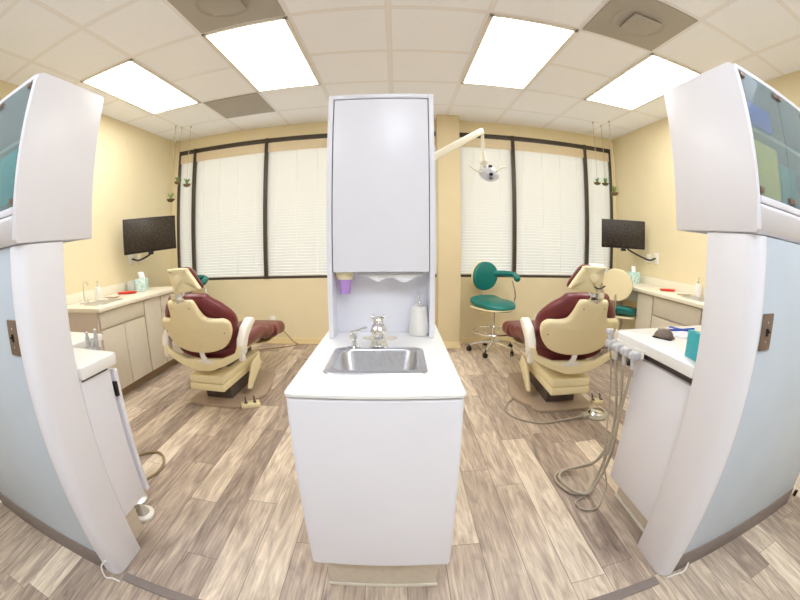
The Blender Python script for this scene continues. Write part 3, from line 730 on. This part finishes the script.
def tissues(x, y, label, rz=0):
    t = thing('tissue_box', label, 'tissue box', (x, y, .807), rz)
    MB().box(-.058, .058, -.058, .058, 0, .125, .003).build('carton', 'tissue_box', t)
    a = MB(); ps = []
    for k in range(9):
        an = 2*PI*k/9; r = .035+.012*math.sin(3*an)
        ps.append((r*math.cos(an), .5*r*math.sin(an)))
    a.pad(smooth2(ps, 3), .07, lambda p, q, s: (p*(1-4*abs(s-.03))+.012*math.sin(s*60), q*(1-3*abs(s-.03)), .122+s), .01)
    a.build('tissue', 'tissue', t)
tissues(-2.60, 3.25, 'aqua printed tissue box with a tissue up on the left wall counter', .3)
tissues(2.66, 3.70, 'aqua printed tissue box with a tissue up on the right wall counter', .25)
o = MB().box(-.045, .045, -.06, .06, 0, .10, .003).build('glove_box', 'inner'); o.location = (-2.79, 3.33, .807); tag(o, 'pale grey box behind the aqua tissue box on left wall counter', 'box')

# ------------------------------------------------------------------ monitors
def monitor(c, rz, w, h, wall_x, plate_y, plate_z, label, tilt=0):
    t = thing('monitor', label, 'monitor', c, rz); t.rotation_euler = (0, tilt, rz)
    MB().box(-w/2, w/2, -.0, .035, -h/2, h/2, .006).build('housing', 'black', t)
    MB().box(-w/2+.012, w/2-.012, -.003, 0, -h/2+.022, h/2-.012, .001).build('screen', 'screen', t)
    MB().box(-.03, .03, .0, .03, -h/2-.03, -h/2, .004).build('bottom_tab', 'black', t)
    Mi = (Matrix.Translation(c) @ Matrix.Rotation(rz, 4, 'Z') @ Matrix.Rotation(tilt, 4, 'Y')).inverted()
    s = 1 if wall_x > 0 else -1
    p = [Mi @ Vector(q) for q in ((wall_x-s*.02, plate_y, plate_z), (wall_x-s*.10, plate_y+.06, plate_z-.02), )] + [Vector((.06, .09, -h/2-.0)), Vector((0, .034, -.06))]
    MB().tube([tuple(q) for q in p], .010).build('bracket_arm', 'black', t)
    pl = MB(); pl.box(-.012, 0, -.045, .045, -.06, .06, .004)
    k = pl.build('wall_plate', 'white_plastic', t); k.matrix_local = Mi @ Matrix.Translation((wall_x-(.0 if s > 0 else -.012), plate_y, plate_z))
    k2 = MB().box(-.012, 0, -.035, .035, -.05, .05, .004).build('outlet_plate', 'white_plastic', t); k2.matrix_local = Mi @ Matrix.Translation((wall_x-(.0 if s > 0 else -.012), plate_y+.16, plate_z-.01))
    return t
# left: from (-2.71,3.10) to (-2.39,3.67); right: from (2.25,3.80) to (2.727,3.58)
monitor((-2.55, 3.385, 1.377), math.atan2(.57, .32), .654, .36, XL, 3.44, 1.135, 'flat black monitor on the left wall bracket beside the corner window', math.radians(-2.5))
monitor((2.489, 3.69, 1.347), math.atan2(-.22, .477), .525, .315, XR, 3.47, 1.105, 'smaller flat black monitor on the right wall bracket', 0)

# ------------------------------------------------------------------ dental chairs
def dental_chair(m, loc, rz, label):
    t = thing('dental_chair', label, 'dental chair', loc, rz, 'maroon and cream dental chairs')
    X = lambda p: (p[0]*m, p[1], p[2])
    def fx(mb):
        if m < 0:
            bmesh.ops.scale(mb.bm, vec=(-1, 1, 1), verts=mb.bm.verts); bmesh.ops.reverse_faces(mb.bm, faces=mb.bm.faces[:])
        return mb
    cs, sn = .87, .49
    def incl(y0, z0):
        return lambda a, s, k: (a, y0-sn*s-cs*k, z0+cs*s-sn*k)
    # base plate (two overlapping plates)
    fx(MB().prism([(-.20, -.40), (.20, -.40), (.25, -.36), (.25, -.2), (.25, .45), (-.24, .45), (-.24, -.33)], 'z', .0, .022, .006)).build('base_plate', 'plate', t)
    fx(MB().prism([(.19, -.36), (.30, -.25), (.36, -.12), (.34, .10), (.255, .45), (.255, -.10)], 'z', .0, .03, .006)).build('step_plate', 'plate', t)
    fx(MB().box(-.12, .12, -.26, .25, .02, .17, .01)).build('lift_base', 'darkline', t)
    fx(MB().prism([(-.155, -.44), (.155, -.44), (.165, .25), (-.165, .25)], 'z', .148, .205, .012, 3)).build('lower_motor_cover', 'cream_plastic', t)
    fx(MB().prism([(-.150, -.435), (.150, -.435), (.18, .30), (-.16, .30)], 'z', .207, .268, .012, 3)).build('upper_motor_cover', 'cream_plastic', t)
    fx(MB().prism([(-.16, .075), (-.02, .26), (.12, .29), (.18, .20), (-.10, .05)], 'x', .215, .24, .01, 3)).build('side_fin', 'cream_plastic', t)
    fx(MB().cyl((0, -.25, .26), (0, -.25, .36), .05).box(-.1, .1, -.2, .3, .265, .345, .01)).build('swivel_neck', 'darkline', t)
    # yoke: v-shaped bracket carrying back and arms
    yk = [(-.35, .50), (-.32, .42), (-.18, .345), (-.06, .31), (.06, .31), (.2, .36), (.33, .43), (.36, .52), (.315, .52), (.285, .455), (.17, .41), (-.15, .40), (-.28, .45), (-.315, .5)]
    fx(MB().prism(yk, 'y', -.46, -.41, .012, 3)).build('yoke', 'cream_plastic', t)
    fx(MB().box(-.16, .16, -.41, .40, .34, .368, .010, 3)).build('seat_pan', 'cream_plastic', t)
    # seat cushion and leg rest
    so = smooth2([(-.25, -.36), (0, -.37), (.25, -.36), (.275, -.1), (.27, .25), (.25, .52), (0, .54), (-.25, .52), (-.27, .25), (-.275, -.1)])
    fx(MB().pad(so, .105, lambda a, b, k: (a, b, .37+k+(.05*(a/.27)**2 if b < .3 else 0)), .045, .0)).build('seat_cushion', 'maroon', t)
    lo = smooth2([(-.24, .50), (.24, .50), (.25, .70), (.245, .88), (.19, .96), (0, .98), (-.19, .96), (-.245, .88), (-.25, .70)])
    fx(MB().pad(lo, .125, lambda a, b, k: (a, b, .335+k-.12*(b-.5)), .055, .0)).build('leg_cushion', 'maroon', t)
    fx(MB().prism(rrect(-.17, .17, .50, .90, .08), 'z', .270, .282, .004)).build('leg_panel', 'cream_plastic', t)
    # backrest cushion
    bo = smooth2([(-.25, -.04), (0, -.06), (.25, -.04), (.295, .08), (.305, .20), (.25, .31), (.185, .38), (.14, .425), (0, .44), (-.14, .425), (-.185, .38), (-.25, .31), (-.305, .20), (-.295, .08)])
    f = incl(-.42, .485)
    fx(MB().pad(bo, .10, lambda a, s, k: f(a, s, -k-.7*a*a), .045, .0)).build('back_cushion', 'maroon', t)
    # cross shaped back shell
    sh = smooth2([(0, .455), (-.085, .455), (-.108, .435), (-.125, .36), (-.15, .30), (-.20, .275), (-.265, .255), (-.297, .20), (-.28, .11), (-.22, .03), (-.12, .0), (0, -.005),
                  (.12, .0), (.22, .03), (.28, .11), (.297, .20), (.265, .255), (.20, .275), (.15, .30), (.125, .36), (.108, .435), (.085, .455)], 3)
    g = incl(-.43, .477)
    fx(MB().pad(sh, .05, lambda a, s, k: g(a, s, k-.8*a*a), .02, .012)).build('back_shell', 'cream_plastic', t)
    for a, s in ((-.075, .41), (.075, .41), (-.25, .16), (.25, .16)):
        fx(MB().ball(g(a, s, .0505-.8*a*a), .005, n=10)).build('shell_screw', 'darkline', t)
    fx(MB().tube([(0, -.44, .47), (.02, -.455, .42), (.05, -.44, .38)], [.022, .02, .02]).box(-.03, .10, -.465, -.44, .375, .40, .006)).build('recline_link', 'white_plastic', t)
    # head rest
    fx(MB().cyl((-.01, -.66, .84), (.01, -.70, .96), .026).box(-.055, .045, -.70, -.66, .868, .915, .006)).build('headrest_post', 'chrome', t)
    ho = smooth2([(-.075, 1.06), (-.06, 1.078), (.065, 1.08), (.085, 1.06), (.145, .965), (.135, .94), (-.03, .915), (-.052, .93)], 4)
    def hf(a, b, k): return (a+.055, -.755+.25*(b-1)*-1+k, b)
    fx(MB().pad(ho, .05, hf, .018, .0)).build('headrest_shell', 'cream_plastic', t)
    hc = smooth2([(-.06, 1.06), (0, 1.082), (.07, 1.082), (.115, 1.03), (.15, .965), (.125, .94), (-.02, .93), (-.045, .95)], 4)
    fx(MB().pad(hc, .035, lambda a, b, k: hf(a, b, k+.048), .015, .0)).build('headrest_cushion', 'maroon', t)
    fx(MB().lathe([(.032, 0), (.030, .014), (.02, .02), (0, .022)], n=24, T=Matrix.Translation((.055, -.755, 1.01)) @ Matrix.Rotation(PI/2, 4, 'X'))).build('headrest_knob', 'cream_plastic', t)
    # arm rests
    for sd in (1, -1):
        a = MB()
        P = [(-.50, .49), (-.48, .56), (-.41, .635), (-.30, .68), (-.25, .67), (-.235, .64), (-.29, .61), (-.38, .555), (-.42, .50), (-.43, .45), (-.47, .44)]
        ws_ = .032
        a.prism([(p[0]+.04, p[1]) for p in P], 'x', sd*.335-ws_, sd*.335+ws_, .018, 4)
        fx(a).build('armrest', 'white_plastic', t)
        fx(MB().box(sd*.335-.02, sd*.335+.02, -.455, -.40, .40, .50, .01, 3)).build('arm_bracket', 'white_plastic', t)
    return t
chL = dental_chair(1, (-1.41, 2.86, 0), math.radians(-1), 'maroon and cream dental chair in the left bay, seen from behind')
chR = dental_chair(-1, (1.25, 2.78, 0), math.radians(-3), 'maroon and cream dental chair in the right bay with white wrap on its headrest')
# towel / cable on the right headrest
t = thing('headrest_wrap', 'white wrap with dark cable over the right dental chair headrest', 'wrap', (1.20, 2.08, 1.06))
MB().pad(smooth2([(-.05, -.03), (0, -.045), (.045, -.02), (.05, .03), (0, .045), (-.045, .03)]), .03, lambda a, b, k: (a, b, k-.6*a*a), .012).build('cloth', 'paper', t)
MB().tube([(-.03, -.02, .0), (-.06, -.03, -.05), (-.05, -.035, -.09), (0, -.04, -.115), (.05, -.03, -.10)], .004).build('cable', 'black', t)

# ------------------------------------------------------------------ stools
def stool(loc, rz, label, arm=True, seat_z=.50, q=1):
    t = thing('operator_stool', label, 'stool', loc, rz, 'teal operator stools')
    hub = MB().lathe([(.035, .085), (.035, .13), (.025, .14), (.02, .2)]).build('base_hub', 'chrome', t)
    for k in range(5):
        a = 2*PI*k/5+.3; ca, sa = math.cos(a), math.sin(a)
        MB().tube([(.02*ca, .02*sa, .115), (.13*ca, .13*sa, .105), (.25*ca, .25*sa, .075)], [.02, .018, .014]).build('leg', 'chrome', t)
        w = MB()
        R_ = Matrix.Translation((.26*ca, .26*sa, .0)) @ Matrix.Rotation(a+.6, 4, 'Z')
        w.cyl((-.018, 0, .027), (-.004, 0, .027), .027, T=R_).cyl((.004, 0, .027), (.018, 0, .027), .027, T=R_).cyl((0, 0, .03), (0, 0, .075), .007, T=R_)
        w.build('caster', 'black', t)
    MB().cyl((0, 0, .14), (0, 0, .30), .022).cyl((0, 0, .30), (0, 0, seat_z-.03), .014).build('gas_cylinder', 'chrome', t)
    fr = MB(); pts = [(.225*math.cos(2*PI*k/32), .225*math.sin(2*PI*k/32), .235) for k in range(33)]
    fr.tube(pts, .011, smooth=False, cap=False, n=8)
    for k in range(3):
        a = 2*PI*k/3; fr.tube([(.02*math.cos(a), .02*math.sin(a), .20), (.22*math.cos(a), .22*math.sin(a), .235)], .007, smooth=False)
    fr.build('foot_ring', 'chrome', t)
    so = smooth2([(-.21, -.17), (-.1, -.2), (.12, -.19), (.22, -.1), (.24, 0), (.22, .1), (.12, .19), (-.1, .2), (-.21, .17), (-.235, 0)])
    MB().pad(so, .07, lambda a, b, k: (a, b, seat_z-.005+k-.15*max(0, a)*max(0, a)*4+.5*max(0, -a-.08)**2*4), .033, .008).build('seat', 'teal', t)
    MB().prism(so, 'z', seat_z-.02, seat_z-.004, .004).box(-.06, .08, -.05, .05, seat_z-.045, seat_z-.02, .005).tube([(.02, -.05, seat_z-.035), (.03, -.2, seat_z-.045)], .006, smooth=False).build('seat_mechanism', 'cream_plastic', t)
    bo = smooth2([(-.165, .0), (-.14, -.09), (-.06, -.15), (.04, -.16), (.12, -.12), (.165, -.02), (.15, .08), (.08, .145), (-.04, .15), (-.13, .09)])
    bz = seat_z+.315
    MB().pad(bo, .05, lambda a, b, k: (-.225+k+1.2*a*a-.15*b*0, a, bz+b), .022, .01).build('backrest', 'teal', t)
    MB().pad([(p[0]*1.03, p[1]*1.03) for p in bo], .02, lambda a, b, k: (-.243+k+1.2*a*a, a, bz+b), .008).build('back_shell', 'cream_plastic', t)
    MB().tube([(-.08, 0, seat_z-.03), (-.20, 0, seat_z-.02), (-.245, 0, seat_z+.06), (-.25, 0, seat_z+.22)], .012).build('back_post', 'chrome', t)
    if arm:
        MB().tube([(.05, -.10*q, seat_z-.02), (.09, -.19*q, seat_z+.02), (.09, -.22*q, seat_z+.14), (.06, -.2*q, seat_z+.28)], .010).build('arm_post', 'chrome', t)
        MB().tube([(-.19, -.11*q, seat_z+.345), (-.08, -.21*q, seat_z+.345), (.06, -.23*q, seat_z+.335), (.16, -.18*q, seat_z+.31)], [.028, .032, .032, .036], n=14).ball((.16, -.18*q, seat_z+.31), .036).build('torso_arm', 'teal', t)
    return t
stool((1.045, 4.0, 0), math.radians(-66), 'teal stool with torso arm standing alone against the right back window', seat_z=.505, q=-1)
stool((2.36, 3.50, 0), math.radians(42), 'teal stool tucked under the right wall counter, cream back shell showing', arm=False, seat_z=.51)
stool((-2.42, 3.93, 0), math.radians(-50), 'teal stool in the left back corner, mostly hidden behind the left dental chair', seat_z=.50, q=-1)

# ------------------------------------------------------------------ hanging glass planters
def planter(x, y, z, label, r=.05, kind=0):
    t = thing('hanging_planter', label, 'hanging planter', (x, y, CEIL-.001), 0, 'glass air plant globes hanging from the ceiling')
    zz = z-CEIL
    MB().lathe([(.012, 0), (.01, -.012), (.004, -.018)], n=12).build('ceiling_hook', 'cordwhite', t)
    MB().cyl((0, 0, -.015), (0, 0, zz+r*1.1), .0035, n=8).build('string', 'cordwhite', t)
    MB().lathe([(r*math.sin(a)*1.0, -r*math.cos(a)) for a in [PI*k/14 for k in range(14)]]+[(.006, r), (.005, r*1.2), (0, r*1.22)], c=(0, 0, zz), n=24).build('glass_globe', 'globe', t)
    MB().lathe([(0, -r*.9), (r*.5, -r*.8), (r*.82, -r*.45), (r*.8, -r*.3), (0, -r*.2)], c=(0, 0, zz), n=20).build('moss', 'moss', t)
    lf = MB(); rnd = random.Random(int(x*100))
    for k in range(12):
        a = rnd.random()*2*PI; ln = r*(.7+.6*rnd.random()); tilt = .2+.5*rnd.random()
        ca, sa = math.cos(a), math.sin(a)
        lf.tube([(0, 0, zz-r*.4), (ca*ln*.4*tilt, sa*ln*.4*tilt, zz-r*.4+ln*.6), (ca*ln*tilt, sa*ln*tilt, zz-r*.4+ln)], [.010, .008, .002], n=6)
    lf.build('air_plant', 'leaf', t)
planter(2.228, 3.845, 1.93, 'glass globe planter leftmost of the three at the right corner window', .05)
planter(2.371, 3.895, 1.945, 'glass globe planter with upright leaves, middle of the right three', .052)
planter(2.372, 3.70, 1.82, 'lowest glass globe planter at the right, against the cream wall', .062)
planter(-2.512, 3.74, 1.79, 'lowest glass globe planter at the left, against the cream wall', .06)
planter(-2.480, 3.83, 1.99, 'glass globe planter in the middle of the left three, green leaves', .05)
planter(-2.368, 3.87, 1.955, 'glass globe planter rightmost of the three at the left corner window', .057)

# ------------------------------------------------------------------ floor items
def junction(x, y, rz, label, w=.045, l=.075):
    t = thing('floor_junction_box', label, 'junction box', (x, y, 0), rz)
    MB().box(-l, l, -w, w, 0, .03, .006).build('box', 'cream_plastic', t)
    for q in (-.035, .035): MB().box(q-.012, q+.012, -.018, .018, .03, .034, .001).tube([(q, .02, .03), (q, .03, .055), (q, .045, .06)], .006).build('connector', 'darkline', t)
junction(-1.115, 2.54, .45, 'small cream junction box on the floor beside the left chair base')
junction(1.545, 2.46, -.1, 'small white junction box on the floor beside the right chair base', .035, .045)
fp = thing('foot_pedal', 'round grey foot pedal on the floor by the right dental chair', 'foot pedal', (1.425, 2.24, 0))
MB().lathe([(0, .0), (.085, 0), (.088, .012), (.075, .022), (0, .024)], n=36).build('pedal_base', 'pedal', fp)
MB().lathe([(0, .052), (.055, .045), (.066, .032), (.066, .022), (0, .022)], n=36).build('pedal_dome', 'chrome', fp)
MB().box(-.12, -.07, -.03, .03, 0, .035, .008).build('cable_block', 'pedal', fp)
MB().tube([(-.11, 0, .015), (-.28, -.01, .008), (-.45, -.02, .008), (-.60, .09, .008), (-.64, .25, .008), (-.54, .42, .008), (-.38, .45, .01), (-.24, .42, .02)], .007).build('cord', 'hose', fp)
fp = thing('foot_pedal', 'white disc foot control with cone, at the left divider foot', 'foot pedal', (-1.215, 1.12, 0))
MB().lathe([(0, 0), (.062, 0), (.064, .014), (.055, .02), (0, .02)], n=32).build('pedal_base', 'white_plastic', fp)
MB().lathe([(.04, .02), (.015, .06), (0, .07)], n=24).build('pedal_cone', 'pedal', fp)
o = MB().tube([(-1.60, 1.50, .01), (-1.56, 1.63, .01), (-1.46, 1.69, .01), (-1.37, 1.62, .01), (-1.34, 1.50, .01), (-1.37, 1.36, .01), (-1.36, 1.24, .01)], .008).build('loose_cable', 'cord')
tag(o, 'beige cord looping on the floor beyond the left cabinet door', 'cord')
def outlet(x, z, label):
    t = thing('wall_outlet', label, 'outlet', (x, YB, z), 0)
    MB().box(-.035, .035, -.006, 0, -.057, .057, .003).build('cover_plate', 'white_plastic', t)
    for q in (-.025, .025): MB().box(-.014, .014, -.009, -.005, q-.014, q+.014, .004).build('socket', 'tissue', t)
outlet(-1.49, .285, 'white outlet on the wall under the window left of centre')
outlet(1.70, .285, 'white outlet on the wall behind the right dental chair leg rest')
o = MB().box(-.02, .02, -.035, 0, -.015, .015, .006).tube([(0, -.03, 0), (.06, -.04, -.02), (.17, -.05, -.10), (.26, -.05, -.2), (.31, -.05, -.235), (.20, -.16, -.238), (.0, -.26, -.238), (-.25, -.45, -.238), (-.40, -.8, -.238)], .006).build('wall_cable', 'cord')
o.location = (-1.49, YB-.008, .245); tag(o, 'power cord plugged in the left outlet, running along floor to the chair', 'cord')

# ------------------------------------------------------------------ world, camera
w = bpy.data.worlds.new('World'); bpy.context.scene.world = w; w.use_nodes = True
t = w.node_tree; t.nodes.clear()
bg = N(t, 'ShaderNodeBackground'); ow = N(t, 'ShaderNodeOutputWorld'); sky = N(t, 'ShaderNodeTexSky')
sky.sky_type = 'HOSEK_WILKIE' if False else 'PREETHAM'
mixn = N(t, 'ShaderNodeMix'); mixn.data_type = 'RGBA'; mixn.inputs[0].default_value = 1.0
L(t, sky, 0, mixn, 6); mixn.inputs[7].default_value = (1, .98, .93, 1)
t.links.new(mixn.outputs[2], bg.inputs[0]); bg.inputs[1].default_value = 1.25; L(t, bg, 0, ow, 0)

cam = bpy.data.cameras.new('camera'); co = bpy.data.objects.new('camera', cam); C.objects.link(co)
cam.type = 'PANO'
try: cam.panorama_type = 'FISHEYE_EQUISOLID'; tgt = cam
except Exception: tgt = cam.cycles; tgt.panorama_type = 'FISHEYE_EQUISOLID'
cam.sensor_fit = 'HORIZONTAL'; cam.sensor_width = 36
tgt.fisheye_lens = 386.813/800*36; tgt.fisheye_fov = math.radians(180)
pitch, yaw, roll = -.1535, .008, -.0042
fwd = Vector((math.sin(yaw)*math.cos(pitch), math.cos(yaw)*math.cos(pitch), math.sin(pitch)))
rt = Vector((math.cos(yaw), -math.sin(yaw), 0)); up = rt.cross(fwd)
r2 = rt*math.cos(roll)+up*math.sin(roll); u2 = up*math.cos(roll)-rt*math.sin(roll)
Mx = Matrix((( r2.x, u2.x, -fwd.x, 0), (r2.y, u2.y, -fwd.y, 0), (r2.z, u2.z, -fwd.z, HC), (0, 0, 0, 1)))
co.matrix_world = Mx
S = bpy.context.scene; S.camera = co
S.view_settings.view_transform = 'Standard'; S.view_settings.look = 'None'; S.view_settings.gamma = 1
S.view_settings.exposure = 0.27; S.view_settings.use_curve_mapping = False
S.cycles.max_bounces = 10; S.cycles.diffuse_bounces = 6; S.cycles.transparent_max_bounces = 16
S.cycles.use_denoising = True
